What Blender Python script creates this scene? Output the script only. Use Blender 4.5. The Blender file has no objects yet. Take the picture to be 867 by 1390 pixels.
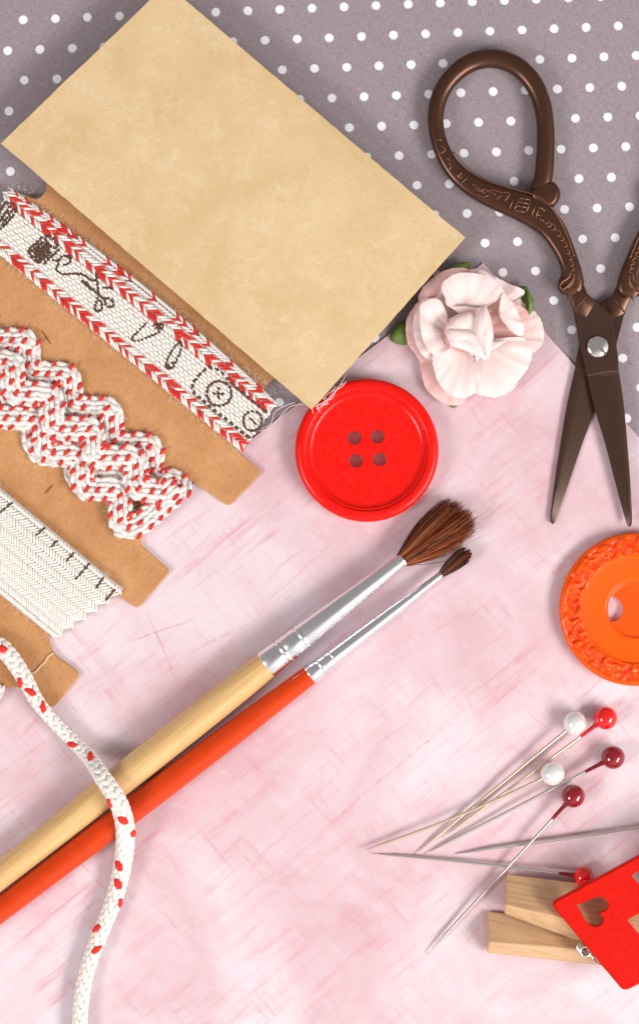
import bpy, bmesh, math, random
from mathutils import Vector, noise as mnoise
random.seed(7)
S = 0.00015            # metres per photo pixel (button is about 29 mm wide)
D = 3000.0             # camera height in the same units (0.45 m)
CX, CY = 433.5, 695.0
scn = bpy.context.scene
col = scn.collection
R = math.radians

# ------------------------------------------------------------ camera
cd = bpy.data.cameras.new('camera'); cam = bpy.data.objects.new('camera', cd); col.objects.link(cam)
cam.location = (0, 0, D*S)
cd.sensor_fit = 'VERTICAL'; cd.sensor_height = 36.0
cd.lens = 36.0*D/1390.0
cd.clip_start = 0.01; cd.clip_end = 50
cd.dof.use_dof = True; cd.dof.focus_distance = (D-14)*S; cd.dof.aperture_fstop = 18
scn.camera = cam
# ------------------------------------------------------------ world: studio fill
w = bpy.data.worlds.new("World"); scn.world = w; w.use_nodes = True
bg = w.node_tree.nodes['Background']
bg.inputs[1].default_value = 1.0
# a studio that is bright on the window side (towards the bottom right of the table) and dim on the other
wt = w.node_tree; wtc = wt.nodes.new('ShaderNodeTexCoord'); wd = wt.nodes.new('ShaderNodeVectorMath'); wd.operation = 'DOT_PRODUCT'
wt.links.new(wtc.outputs['Generated'], wd.inputs[0]); wd.inputs[1].default_value = (0.60, -0.76, 0.0)
wr = wt.nodes.new('ShaderNodeMapRange'); wr.interpolation_type = 'SMOOTHSTEP'; wt.links.new(wd.outputs['Value'], wr.inputs['Value'])
wr.inputs['From Min'].default_value = 0.05; wr.inputs['From Max'].default_value = 0.55
wc = wt.nodes.new('ShaderNodeMix'); wc.data_type = 'RGBA'; wt.links.new(wr.outputs[0], wc.inputs[0])
wc.inputs[6].default_value = (0.30, 0.28, 0.28, 1); wc.inputs[7].default_value = (0.86, 0.84, 0.81, 1); wt.links.new(wc.outputs[2], bg.inputs[0])
scn.view_settings.view_transform = 'Standard'; scn.view_settings.look = 'None'
scn.view_settings.exposure = 0.09; scn.view_settings.gamma = 1.0
# ------------------------------------------------------------ two softboxes
def area(name, az, zen, dist, sx, sy, power, colr, target=(0, 0, 0)):
    l = bpy.data.lights.new(name, 'AREA'); l.shape = 'RECTANGLE'; l.size = sx; l.size_y = sy
    l.energy = power; l.color = colr
    o = bpy.data.objects.new(name, l); col.objects.link(o)
    t = Vector(target)
    d = Vector((math.sin(R(zen))*math.cos(R(az)), math.sin(R(zen))*math.sin(R(az)), math.cos(R(zen))))
    o.location = t + d*dist
    o.rotation_euler = (-d).to_track_quat('-Z', 'Y').to_euler()
    return o
area('softbox_right', -25, 50, 0.62, 0.40, 0.17, 3.7, (1.0, 0.985, 0.96), (0.01, -0.03, 0))
area('softbox_left', 203, 50, 0.80, 0.26, 0.26, 3.3, (1.0, 0.985, 0.97), (0.0, -0.03, 0))

# ------------------------------------------------------------ helpers
class Ctx: pass
cur = Ctx(); cur.root = None; cur.href = 0; cur.o = (0, 0, 0)
def wp(x, y, z=0):
    k = (1 - cur.href/D)*S
    return ((x-CX)*k, (CY-y)*k, z*S)
def begin(name, x, y, z, label, cat, group=None, href=0):
    cur.href = href
    o = bpy.data.objects.new(name, None); col.objects.link(o); o.empty_display_size = 0.005
    cur.o = wp(x, y, z); o.location = cur.o; cur.root = o
    o['label'] = label; o['category'] = cat
    if group: o['group'] = group
    return o
class MB:
    def __init__(s): s.v = []; s.f = []; s.m = []
    def add(s, vs, fs, m=0):
        b = len(s.v); s.v += vs; s.f += [tuple(i+b for i in f) for f in fs]; s.m += [m]*len(fs)
    def build(s, name, mats, parent='root', smooth=True, sharp=None, recalc=True, loc=None, href=None):
        if href is not None: cur.href = href
        k = (1-cur.href/D)*S
        ox, oy, oz = cur.o if loc is None else loc
        me = bpy.data.meshes.new(name)
        me.from_pydata([((x-CX)*k-ox, (CY-y)*k-oy, z*S-oz) for x, y, z in s.v], [], s.f)
        me.polygons.foreach_set('material_index', s.m)
        if recalc:
            bm = bmesh.new(); bm.from_mesh(me); bmesh.ops.recalc_face_normals(bm, faces=bm.faces); bm.to_mesh(me); bm.free()
        if smooth:
            me.shade_smooth()
            if sharp: me.set_sharp_from_angle(angle=R(sharp))
        me.update()
        for m in (mats if isinstance(mats, (list, tuple)) else [mats]): me.materials.append(m)
        o = bpy.data.objects.new(name, me); col.objects.link(o)
        if parent == 'root': o.parent = cur.root
        elif parent is not None: o.parent = parent
        else: o.location = loc if loc is not None else (0, 0, 0)
        return o
def single(mb, name, mats, x, y, z, label, cat, group=None, href=0, **kw):
    cur.href = href
    o = mb.build(name, mats, parent=None, loc=wp(x, y, z), **kw)
    if cat: o['label'] = label; o['category'] = cat
    if group: o['group'] = group
    return o
def crom(pts, n=8, closed=False):
    """Catmull-Rom through tuples of any length"""
    P = [tuple(map(float, p)) for p in pts]; N = len(P); out = []
    segs = N if closed else N-1
    for i in range(segs):
        g = lambda j: P[j % N] if closed else P[max(0, min(N-1, j))]
        p0, p1, p2, p3 = g(i-1), g(i), g(i+1), g(i+2)
        for k in range(n):
            t = k/n
            out.append(tuple(0.5*((2*b)+(-a+c)*t+(2*a-5*b+4*c-d)*t*t+(-a+3*b-3*c+d)*t**3) for a, b, c, d in zip(p0, p1, p2, p3)))
    if not closed: out.append(P[-1])
    return out
def ringmesh(mb, rings, m=0, cap=True, closed=False):
    n = len(rings[0]); vs = [v for r in rings for v in r]; fs = []
    K = len(rings)
    for i in range(K if closed else K-1):
        a = i*n; b = ((i+1) % K)*n
        for j in range(n): fs.append((a+j, a+(j+1) % n, b+(j+1) % n, b+j))
    if cap and not closed:
        fs.append(tuple(range(n))); fs.append(tuple((K-1)*n+j for j in range(n)))
    mb.add(vs, fs, m)
def tube(mb, path, nseg=10, m=0, cap=True, flat=1.0):
    """path: (x,y,z,r); round section in true 3D frame"""
    rings = []
    for i, p in enumerate(path):
        a = path[max(0, i-1)]; b = path[min(len(path)-1, i+1)]
        t = Vector((b[0]-a[0], b[1]-a[1], b[2]-a[2]))
        if t.length < 1e-6: t = Vector((1, 0, 0))
        t.normalize()
        s = t.cross(Vector((0, 0, 1)))
        if s.length < 1e-3: s = Vector((1, 0, 0))
        s.normalize(); u = s.cross(t)
        rings.append([tuple(Vector(p[:3]) + s*(math.cos(q)*p[3]) + u*(math.sin(q)*p[3]*flat)) for q in [2*math.pi*j/nseg for j in range(nseg)]])
    ringmesh(mb, rings, m, cap)
def sweep(mb, path, nseg=20, m=0, cap=True):
    """path: (x,y,z,hw,hh,e) superellipse section, level side axis"""
    rings = []
    for i, p in enumerate(path):
        a = path[max(0, i-1)]; b = path[min(len(path)-1, i+1)]
        t = Vector((b[0]-a[0], b[1]-a[1], 0)).normalized(); s = Vector((-t.y, t.x, 0))
        rg = []
        for j in range(nseg):
            q = 2*math.pi*j/nseg; c, d = math.cos(q), math.sin(q); e = 2/p[5]
            rg.append((p[0]+s.x*p[3]*abs(c)**e*math.copysign(1, c), p[1]+s.y*p[3]*abs(c)**e*math.copysign(1, c), p[2]+p[4]*abs(d)**e*math.copysign(1, d)))
        rings.append(rg)
    ringmesh(mb, rings, m, cap)
def area2(P): return sum(P[i][0]*P[(i+1) % len(P)][1]-P[(i+1) % len(P)][0]*P[i][1] for i in range(len(P)))/2
def inset(P, d):
    n = len(P); sg = 1 if area2(P) > 0 else -1; out = []
    for i in range(n):
        a, b, c = P[i-1], P[i], P[(i+1) % n]
        e1 = Vector((b[0]-a[0], b[1]-a[1])); e2 = Vector((c[0]-b[0], c[1]-b[1]))
        if e1.length < 1e-6: e1 = e2
        if e2.length < 1e-6: e2 = e1
        e1.normalize(); e2.normalize()
        n1 = Vector((-e1.y, e1.x))*sg; n2 = Vector((-e2.y, e2.x))*sg
        k = n1+n2
        if k.length < 0.3: k = n1.copy()
        k.normalize(); f = min(2.0, 1/max(0.35, k.dot(n1)))
        out.append((b[0]+k.x*d*f, b[1]+k.y*d*f))
    return out
def slab(mb, P, z0, z1, bev=0.6, m=0):
    Q = inset(P, bev)
    zf = (lambda f: f if callable(f) else (lambda x, y: f))
    f0, f1 = zf(z0), zf(z1)
    ringmesh(mb, [[(x, y, f0(x, y)) for x, y in P], [(x, y, f1(x, y)-bev) for x, y in P], [(x, y, f1(x, y)) for x, y in Q]], m)
def roundpoly(P, r, n=4):
    out = []; N = len(P)
    for i in range(N):
        a, b, c = Vector(P[i-1]), Vector(P[i]), Vector(P[(i+1) % N])
        d1 = (a-b); d2 = (c-b); rr = min(r, d1.length*.45, d2.length*.45); d1.normalize(); d2.normalize()
        p, q = b+d1*rr, b+d2*rr
        for k in range(n+1):
            t = k/n; out.append(tuple(p*(1-t)**2+b*2*t*(1-t)+q*t*t))
    return out
def refine(P, step):
    out = []
    for i in range(len(P)):
        a, b = P[i], P[(i+1) % len(P)]; L = math.dist(a, b); n = max(1, int(L/step))
        out += [(a[0]+(b[0]-a[0])*k/n, a[1]+(b[1]-a[1])*k/n) for k in range(n)]
    return out
def rough(P, amp, step, sc=0.09):
    return [(x+amp*mnoise.noise(Vector((x*sc, y*sc, 1.7))), y+amp*mnoise.noise(Vector((x*sc, y*sc, 9.1)))) for x, y in refine(P, step)]
def boolean(o, cutmb):
    cut = cutmb.build('cut', [], parent=None, loc=(0, 0, 0), smooth=False)
    M = o.matrix_world if o.parent is None else o.parent.matrix_basis
    cut.location = (0, 0, 0)
    par = o.parent; 
    if par: cut.location = (0, 0, 0)
    bpy.context.view_layer.update()
    md = o.modifiers.new('b', 'BOOLEAN'); md.operation = 'DIFFERENCE'; md.object = cut; md.solver = 'EXACT'
    dg = bpy.context.evaluated_depsgraph_get()
    me = bpy.data.meshes.new_from_object(o.evaluated_get(dg)); o.modifiers.clear()
    old = o.data; me.name = old.name; o.data = me; bpy.data.objects.remove(cut)
    return o
def stitch(mb, x, y, z, ang, L, W, H, m=0, tilt=0.0, ns=6):
    """a yarn loop lying on the surface: spindle with blunt ends; ang in screen radians (y down)"""
    c, s = math.cos(ang), math.sin(ang); rings = []
    for t, r in ((-1, .25), (-.72, .8), (0, 1), (.72, .8), (1, .25)):
        rg = []
        for j in range(ns):
            q = 2*math.pi*j/ns; a = math.cos(q)*W/2*r; b = math.sin(q)*H/2*r
            rg.append((x+c*t*L/2-s*a, y+s*t*L/2+c*a, z+b+tilt*t*L/2-(.3*H*(abs(t)**2))))
        rings.append(rg)
    ringmesh(mb, rings, m)
def fuzz(mb, x, y, z, L, m=0, r=0.22):
    a = random.uniform(0, 6.28); p = []; px, py, pz = x, y, z
    for k in range(5):
        p.append((px, py, pz, r*(1-.15*k))); a += random.uniform(-.6, .6)
        px += math.cos(a)*L/4; py += math.sin(a)*L/4; pz += random.uniform(-.6, 1.2)
    tube(mb, p, 3, m, cap=False)

# ------------------------------------------------------------ materials
class NT:
    def __init__(s, name):
        s.mat = bpy.data.materials.new(name); s.mat.use_nodes = True; s.t = s.mat.node_tree
        s.b = s.t.nodes['Principled BSDF']; s.tc = None
    def n(s, typ, **kw):
        o = s.t.nodes.new(typ)
        for k, v in kw.items(): setattr(o, k, v)
        return o
    def l(s, a, b): s.t.links.new(a, b)
    def put(s, sock, v):
        if isinstance(v, (int, float, tuple)): sock.default_value = v
        else: s.l(v, sock)
    def m(s, op, a, b=0.0, c=None, clamp=False):
        o = s.n('ShaderNodeMath', operation=op, use_clamp=clamp); s.put(o.inputs[0], a); s.put(o.inputs[1], b)
        if c is not None: s.put(o.inputs[2], c)
        return o.outputs[0]
    def px(s):
        """object coordinates in photo-pixel units"""
        if s.tc is None:
            t = s.n('ShaderNodeTexCoord'); mp = s.n('ShaderNodeMapping'); mp.inputs['Scale'].default_value = (1/S, 1/S, 1/S)
            s.l(t.outputs['Object'], mp.inputs[0]); s.tc = mp.outputs[0]
        return s.tc
    def map(s, rot=0, scale=(1, 1, 1), loc=(0, 0, 0)):
        a = s.n('ShaderNodeMapping'); s.l(s.px(), a.inputs[0]); a.inputs['Rotation'].default_value = (0, 0, R(rot))
        b = s.n('ShaderNodeMapping'); s.l(a.outputs[0], b.inputs[0]); b.inputs['Scale'].default_value = scale; b.inputs['Location'].default_value = loc
        return b.outputs[0]
    def noise(s, scale, detail=4, rough=.6, vec=None, dist=0.0):
        o = s.n('ShaderNodeTexNoise'); o.inputs['Scale'].default_value = scale; o.inputs['Detail'].default_value = detail
        o.inputs['Roughness'].default_value = rough; o.inputs['Distortion'].default_value = dist
        s.l(vec if vec is not None else s.px(), o.inputs['Vector']); return o.outputs['Fac']
    def ramp(s, f, stops):
        o = s.n('ShaderNodeValToRGB'); e = o.color_ramp.elements
        while len(e) < len(stops): e.new(.5)
        for k, (p, c) in enumerate(stops):
            e[k].position = p; e[k].color = (c if isinstance(c, tuple) else (c, c, c))+((1,) if not isinstance(c, tuple) or len(c) == 3 else ())
        s.l(f, o.inputs[0]); return o.outputs[0]
    def mix(s, f, a, b, typ='MIX'):
        o = s.n('ShaderNodeMix', data_type='RGBA', blend_type=typ)
        s.put(o.inputs[0], f)
        for k, v in ((6, a), (7, b)):
            if isinstance(v, tuple): o.inputs[k].default_value = v+(1,) if len(v) == 3 else v
            else: s.l(v, o.inputs[k])
        return o.outputs[2]
    def bump(s, h, strength, dist):
        o = s.n('ShaderNodeBump'); o.inputs['Strength'].default_value = strength; o.inputs['Distance'].default_value = dist*S
        s.l(h, o.inputs['Height']); s.l(o.outputs[0], s.b.inputs['Normal'])
    def set(s, colr=None, rough=.5, metal=0, spec=.5, sss=0, coat=0, **kw):
        if colr is not None:
            if isinstance(colr, tuple): s.b.inputs['Base Color'].default_value = colr+(1,)
            else: s.l(colr, s.b.inputs['Base Color'])
        s.put(s.b.inputs['Roughness'], rough); s.b.inputs['Metallic'].default_value = metal
        s.b.inputs['Specular IOR Level'].default_value = spec; s.b.inputs['Coat Weight'].default_value = coat
        if sss:
            s.b.inputs['Subsurface Weight'].default_value = sss; s.b.inputs['Subsurface Radius'].default_value = (1, .6, .5); s.b.inputs['Subsurface Scale'].default_value = 8*S
        return s.mat
def plain(name, colr, rough=.5, metal=0, spec=.5, sss=0, coat=0, var=0.12, sc=.06, bump=None):
    t = NT(name); f = t.noise(sc, 4, .6)
    c = t.mix(f, tuple(max(0, v*(1-var)) for v in colr), tuple(min(1, v*(1+var)) for v in colr))
    if bump: t.bump(t.noise(bump[0], 3, .6), bump[1], bump[2])
    return t.set(c, rough, metal, spec, sss, coat)

def m_polka():
    t = NT('grey_polka_dot_paper'); sp = t.n('ShaderNodeSeparateXYZ'); t.l(t.px(), sp.inputs[0])
    x = t.m('ADD', sp.outputs[0], CX); y = t.m('SUBTRACT', CY, sp.outputs[1])
    k = t.m('MULTIPLY_ADD', x, 0.00005, 0.02)
    xs = t.m('SUBTRACT', x, t.m('MULTIPLY', k, y)); ys = t.m('MULTIPLY_ADD', x, 0.0405, y)
    u = t.m('DIVIDE', t.m('SUBTRACT', xs, 31.4), 43.5); v = t.m('DIVIDE', t.m('SUBTRACT', ys, 28.3), 82.0)
    nz = t.noise(.09, 2, .5)
    def dd(o):
        a = t.m('MULTIPLY', t.m('SUBTRACT', t.m('FRACT', t.m('ADD', u, .5+o)), .5), 43.5)
        b = t.m('MULTIPLY', t.m('SUBTRACT', t.m('FRACT', t.m('ADD', v, .5+o)), .5), 82.0)
        return t.m('SQRT', t.m('ADD', t.m('MULTIPLY', a, a), t.m('MULTIPLY', b, b)))
    d = t.m('MINIMUM', dd(0), dd(.5))
    d = t.m('ADD', d, t.m('MULTIPLY', t.m('SUBTRACT', nz, .5), 1.6))
    dot = t.m('SUBTRACT', 1.0, t.m('DIVIDE', t.m('SUBTRACT', d, 5.2), 1.3, clamp=True), clamp=True)
    wv = t.noise(1.0, 3, .7, t.map(2, (.10, .9, 1))); wh = t.noise(1.0, 3, .7, t.map(2, (.9, .10, 1)))
    weave = t.m('ADD', t.m('MULTIPLY', wv, .5), t.m('MULTIPLY', wh, .5))
    g = t.ramp(weave, [(.34, (.19, .152, .167)), (.66, (.42, .352, .372))])
    g = t.mix(t.m('MULTIPLY', t.noise(.012, 3, .6), .4), g, (.30, .225, .255))
    c = t.mix(dot, g, t.mix(weave, (.74, .72, .77), (.95, .94, .98))); t.bump(weave, .25, 1.2)
    return t.set(c, .75, spec=.25)
def m_pink():
    t = NT('pink_distressed_paper'); px = t.px()
    base = t.ramp(t.noise(.0055, 5, .55, dist=.6), [(.32, (.60, .385, .425)), (.48, (.655, .48, .52)), (.58, (.69, .56, .60)), (.70, (.715, .62, .665))])
    st = t.m('MULTIPLY', t.ramp(t.noise(1, 6, .65, t.map(-39, (.0065, .085, 1)), .3), [(.52, 0.), (.74, 1.)]), t.ramp(t.noise(.011, 2, .5), [(.40, 0.), (.62, 1.)]))
    st2 = t.m('MULTIPLY', t.ramp(t.noise(1, 5, .6, t.map(50, (.007, .10, 1), (40, 7, 0)), .3), [(.58, 0.), (.74, 1.)]), t.ramp(t.noise(.014, 2, .5, t.map(0, (1, 1, 1), (300, 90, 0))), [(.45, 0.), (.62, 1.)]))
    c = t.mix(t.m('MULTIPLY', st, .8), base, (.62, .24, .29)); c = t.mix(t.m('MULTIPLY', st2, .65), c, (.62, .26, .31))
    c = t.mix(t.m('MULTIPLY', t.ramp(t.noise(.06, 6, .75), [(.55, 0.), (.75, 1.)]), .35), c, (.64, .32, .37))
    c = t.mix(t.m('MULTIPLY', t.ramp(t.noise(.035, 5, .7, t.map(20, (1, 1.6, 1), (77, 0, 0))), [(.50, 0.), (.8, 1.)]), .45), c, (.70, .605, .635))
    # single printed scratch marks with broken ink
    f1 = t.ramp(t.noise(1, 5, .75, t.map(-38, (.010, .20, 1), (9, 3, 0)), .25), [(.54, 0.), (.76, 1.)]); f2 = t.ramp(t.noise(1, 5, .75, t.map(51, (.012, .22, 1), (2, 8, 0)), .25), [(.56, 0.), (.78, 1.)])
    msk = t.ramp(t.noise(.009, 3, .6, t.map(0, (1, 1, 1), (50, 20, 0))), [(.38, .2), (.60, 1.)])
    c = t.mix(t.m('MULTIPLY', t.m('MAXIMUM', f1, f2), t.m('MULTIPLY', msk, .62)), c, (.60, .19, .21))
    brk = t.ramp(t.noise(.12, 4, .8), [(.38, 0.), (.6, 1.)])
    segs = [(400, 1156, 652, 945, 1.5, .75), (300, 1240, 420, 1150, 1.2, .35), (165, 873, 272, 838, 1.5, .9), (200, 830, 245, 935, 2.0, .7), (700, 955, 800, 1035, 1.4, .5),
            (480, 935, 560, 1010, 1.2, .5), (560, 1020, 690, 1150, 1.0, .35), (620, 1290, 740, 1165, 4.0, .55), (330, 1180, 470, 1060, 1.2, .45), (0, 1080, 60, 1150, 1.8, .6),
            (745, 780, 800, 735, 7.0, .55), (225, 960, 340, 850, 6.0, .4), (95, 1155, 150, 1215, 2., .6), (255, 760, 350, 690, 4, .35), (640, 560, 745, 470, 10, .35), (760, 620, 720, 700, 6, .4),
            (20, 1010, 62, 965, 4, .45), (430, 1290, 560, 1180, 1.4, .4), (250, 890, 330, 850, 3.0, .45), (690, 900, 640, 1000, 1.3, .35), (380, 800, 470, 720, 2.5, .35)]
    sp = t.n('ShaderNodeSeparateXYZ')
    wob = t.n('ShaderNodeMix', data_type='VECTOR'); wn = t.n('ShaderNodeTexNoise'); wn.inputs['Scale'].default_value = .03; wn.inputs['Detail'].default_value = 3; t.l(px, wn.inputs['Vector'])
    vm = t.n('ShaderNodeVectorMath', operation='MULTIPLY_ADD'); t.l(wn.outputs['Color'], vm.inputs[0]); vm.inputs[1].default_value = (7, 7, 0); t.l(px, vm.inputs[2]); t.l(vm.outputs[0], sp.inputs[0])
    X, Y = sp.outputs[0], sp.outputs[1]; tot = None
    OX, OY = PINK_O
    for x0, y0, x1, y1, wd, a in segs:
        ax, ay = x0-OX+3.5, OY-y0+3.5; dx, dy = x1-x0, -(y1-y0); L = math.hypot(dx, dy); ux, uy = dx/L, dy/L
        rx = t.m('SUBTRACT', X, ax); ry = t.m('SUBTRACT', Y, ay)
        al = t.m('ADD', t.m('MULTIPLY', rx, ux), t.m('MULTIPLY', ry, uy)); pr = t.m('ABSOLUTE', t.m('SUBTRACT', t.m('MULTIPLY', rx, uy), t.m('MULTIPLY', ry, ux)))
        en = t.m('MULTIPLY', t.m('DIVIDE', al, L*.25, clamp=True), t.m('DIVIDE', t.m('SUBTRACT', L, al), L*.25, clamp=True))
        f = t.m('MULTIPLY', t.m('SUBTRACT', 1., t.m('DIVIDE', pr, wd*1.3), clamp=True), t.m('MULTIPLY', en, a))
        tot = f if tot is None else t.m('MAXIMUM', tot, f)
    c = t.mix(t.m('MULTIPLY', tot, brk), c, (.60, .22, .27))
    t.bump(t.noise(.5, 3, .6), .08, 1)
    return t.set(c, .55, spec=.3)
PINK_O = (560, 900)
def m_parch():
    t = NT('tan_parchment_card')
    c = t.ramp(t.noise(.012, 6, .62), [(.3, (.59, .41, .205)), (.55, (.655, .47, .26)), (.75, (.69, .51, .30))])
    c = t.mix(t.ramp(t.noise(.032, 9, .82, dist=.4), [(.50, 0.), (.75, .62)]), c, (.80, .68, .50))
    c = t.mix(t.ramp(t.noise(.4, 3, .7), [(.45, 0.), (.8, .6)]), c, (.50, .33, .15))
    t.bump(t.noise(.35, 3, .6), .06, 1)
    return t.set(c, .6, spec=.3)
def m_kraft(name='kraft_cardboard', dk=1.0):
    t = NT(name)
    c = t.ramp(t.noise(.02, 5, .6), [(.3, (.47*dk, .21*dk, .075*dk)), (.6, (.57*dk, .285*dk, .12*dk)), (.8, (.62*dk, .34*dk, .16*dk))])
    fib = t.noise(1, 5, .75, t.map(-60, (.16, .42, 1)))
    c = t.mix(t.ramp(fib, [(.44, 0.), (.78, .6)]), c, (.30*dk, .125*dk, .05*dk)); c = t.mix(t.ramp(t.noise(.6, 3, .8), [(.5, 0.), (.85, .5)]), c, (.64*dk, .44*dk, .27*dk))
    t.bump(t.noise(.3, 4, .7), .3, 2)
    return t.set(c, .75, spec=.25)
def m_yarn(name, a, b, sc=.35, bumpd=.8):
    t = NT(name); f = t.noise(sc, 5, .75)
    t.bump(t.noise(.9, 3, .8), .6, bumpd)
    t.b.inputs['Sheen Weight'].default_value = .2
    return t.set(t.mix(f, a, b), .85, spec=.15)
def m_wood(name, a, b, ang, rough=.4, coat=0, specks=False):
    t = NT(name)
    g = t.noise(1, 6, .65, t.map(ang, (.008, .22, .22)), .3)
    c = t.ramp(g, [(.3, a), (.7, b)])
    if specks: c = t.mix(t.ramp(t.noise(1, 4, .7, t.map(ang, (.07, .13, .13), (5, 3, 0))), [(.66, 0.), (.73, .85)]), c, (.16, .09, .03))
    t.bump(g, .12, .8)
    return t.set(c, rough, coat=coat)
M = {}
M['polka'] = m_polka(); M['pink'] = m_pink(); M['parch'] = m_parch(); M['kraft'] = m_kraft()
M['kraft_tear'] = plain('torn_kraft_edge', (.66, .45, .28), .8)
M['cream'] = m_yarn('cream_cotton_yarn', (.66, .60, .56), (.86, .82, .79))
M['creamw'] = m_yarn('warm_cream_cotton_yarn', (.72, .65, .59), (.90, .86, .81))
M['cream_base'] = m_yarn('cream_woven_ground', (.70, .62, .58), (.82, .75, .71))
M['red_yarn'] = m_yarn('red_cotton_yarn', (.55, .018, .015), (.82, .045, .03))
M['brown_yarn'] = m_yarn('dark_brown_thread', (.045, .022, .015), (.17, .085, .055), .5)
M['bronze'] = plain('brown_bronze_metal', (.085, .034, .019), .30, .6, .5, var=.2, sc=.03, bump=(.25, .10, .8))
M['bronze_blade'] = plain('brown_satin_blade', (.062, .029, .019), .36, .5, .5, var=.18, sc=.02, bump=(.5, .08, .5))
M['steel'] = plain('polished_steel', (.80, .78, .74), .16, 1, var=.1, bump=(.2, .1, .6))
M['alu'] = plain('aluminium_ferrule', (.88, .88, .91), .24, 1, var=.06, sc=.03, bump=(.05, .03, 1.0))
M['pinsteel'] = plain('nickel_wire', (.66, .62, .59), .38, 1, var=.1)
M['pinbrass'] = plain('pale_brass_wire', (.82, .70, .55), .38, 1, var=.1)
M['red_plastic'] = plain('red_plastic', (.77, .006, .002), .26, 0, .28, var=.05, bump=(.03, .05, 1), sss=.0)
for _m in (M['red_plastic'],):
    _t = _m.node_tree; _n = _t.nodes.new('ShaderNodeTexNoise'); _n.inputs['Scale'].default_value = 900; _n.inputs['Detail'].default_value = 8; _tc = _t.nodes.new('ShaderNodeTexCoord'); _t.links.new(_tc.outputs['Object'], _n.inputs['Vector'])
    _r = _t.nodes.new('ShaderNodeMapRange'); _r.inputs['From Min'].default_value = .35; _r.inputs['From Max'].default_value = .65; _r.inputs['To Min'].default_value = .16; _r.inputs['To Max'].default_value = .42; _t.links.new(_n.outputs['Fac'], _r.inputs['Value']); _t.links.new(_r.outputs[0], _t.nodes['Principled BSDF'].inputs['Roughness'])
M['orange_plastic'] = plain('orange_plastic', (.88, .10, .004), .28, 0, .5, var=.05)
M['red_board'] = plain('red_painted_board', (.62, .008, .003), .38, 0, .14, var=.25, sc=.12, bump=(.12, .25, 1.2))
M['copper_wear'] = plain('rubbed_copper_high_spots', (.22, .095, .055), .3, .7, .5, var=.3, sc=.2)
M['paint_red'] = plain('red_orange_lacquer', (.60, .045, .003), .12, 0, .3, var=.2, sc=.03, coat=.15)
M['wood_brush'] = m_wood('varnished_birch', (.58, .33, .12), (.74, .49, .225), -38.5, .22, .5, True)
M['wood_peg'] = m_wood('raw_beech', (.50, .29, .145), (.68, .44, .25), 12, .6)
M['wood_peg_end'] = m_wood('raw_beech_end', (.68, .47, .28), (.80, .60, .40), 12, .6)
M['ball_red'] = plain('glossy_red_glass', (.80, .006, .008), .08, 0, .6, var=.03, coat=.4)
M['ball_dark'] = plain('glossy_maroon_glass', (.24, .004, .010), .08, 0, .6, var=.03, coat=.4)
def m_pearl():
    t = NT('pearl'); t.b.inputs['Sheen Weight'].default_value = .3
    return t.set((.80, .78, .75), .2, .25, .7, sss=0, coat=.8)
M['pearl'] = m_pearl()
M['sleeve'] = plain('red_paint_on_wire', (.55, .02, .03), .3, .3, var=.1)
M['sleeve_dark'] = plain('dark_red_paint_on_wire', (.22, .01, .015), .3, .3, var=.1)
def m_petal(name, c0, c1):
    t = NT(name); f = t.noise(.03, 4, .6); t.bump(t.noise(1, 4, .6, t.map(0, (.12, .12, .05))), .15, 2)
    t.set(t.mix(f, c0, c1), .6, spec=.10)
    tr = t.n('ShaderNodeBsdfTranslucent'); tr.inputs[0].default_value = (1.0, .82, .77, 1); ms = t.n('ShaderNodeMixShader'); ms.inputs[0].default_value = .28
    out = t.t.nodes['Material Output']; t.l(t.b.outputs[0], ms.inputs[1]); t.l(tr.outputs[0], ms.inputs[2]); t.l(ms.outputs[0], out.inputs[0])
    return t.mat
M['petal'] = m_petal('pale_pink_paper_petal', (.96, .78, .76), (.98, .87, .85))
M['petal_deep'] = m_petal('blush_paper_petal', (.93, .58, .55), (.96, .68, .65))
M['leaf'] = plain('green_paper_leaf', (.13, .20, .035), .6, var=.5, sc=.15, bump=(.2, .5, 2))
def m_hair(name, a, b):
    t = NT(name); return t.set(t.mix(t.noise(.25, 3, .6), a, b), .55, spec=.22)
M['hair1'] = m_hair('chestnut_bristle', (.19, .032, .008), (.36, .075, .016)); M['hair2'] = m_hair('dark_bristle', (.045, .014, .007), (.10, .03, .012)); M['hair3'] = m_hair('ginger_bristle', (.42, .11, .025), (.55, .17, .05))
M['thread'] = plain('white_thread', (.78, .70, .68), .6)

# ------------------------------------------------------------ setting: grey polka-dot paper and pink paper
mb = MB(); mb.add([(-2600, -2400, 0), (3500, -2400, 0), (3500, 3800, 0), (-2600, 3800, 0)], [(0, 1, 2, 3)])
g = single(mb, 'ground', M['polka'], CX, CY, 0, '', None, smooth=False); g['kind'] = 'structure'
g['label'] = 'grey fabric-like paper sheet printed with rows of small white dots'
mb = MB()
P = rough([(655, 357), (877, 606), (1400, 1193), (1400, 1900), (-500, 1900), (-500, 1238), (-120, 948), (330, 604.5)], .5, 14)
slab(mb, P, .6, 2.4, .3)
single(mb, 'pink_paper', M['pink'], *PINK_O, 0, 'distressed pink scrapbook paper sheet lying over the grey polka-dot paper', 'paper', smooth=False)

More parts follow.
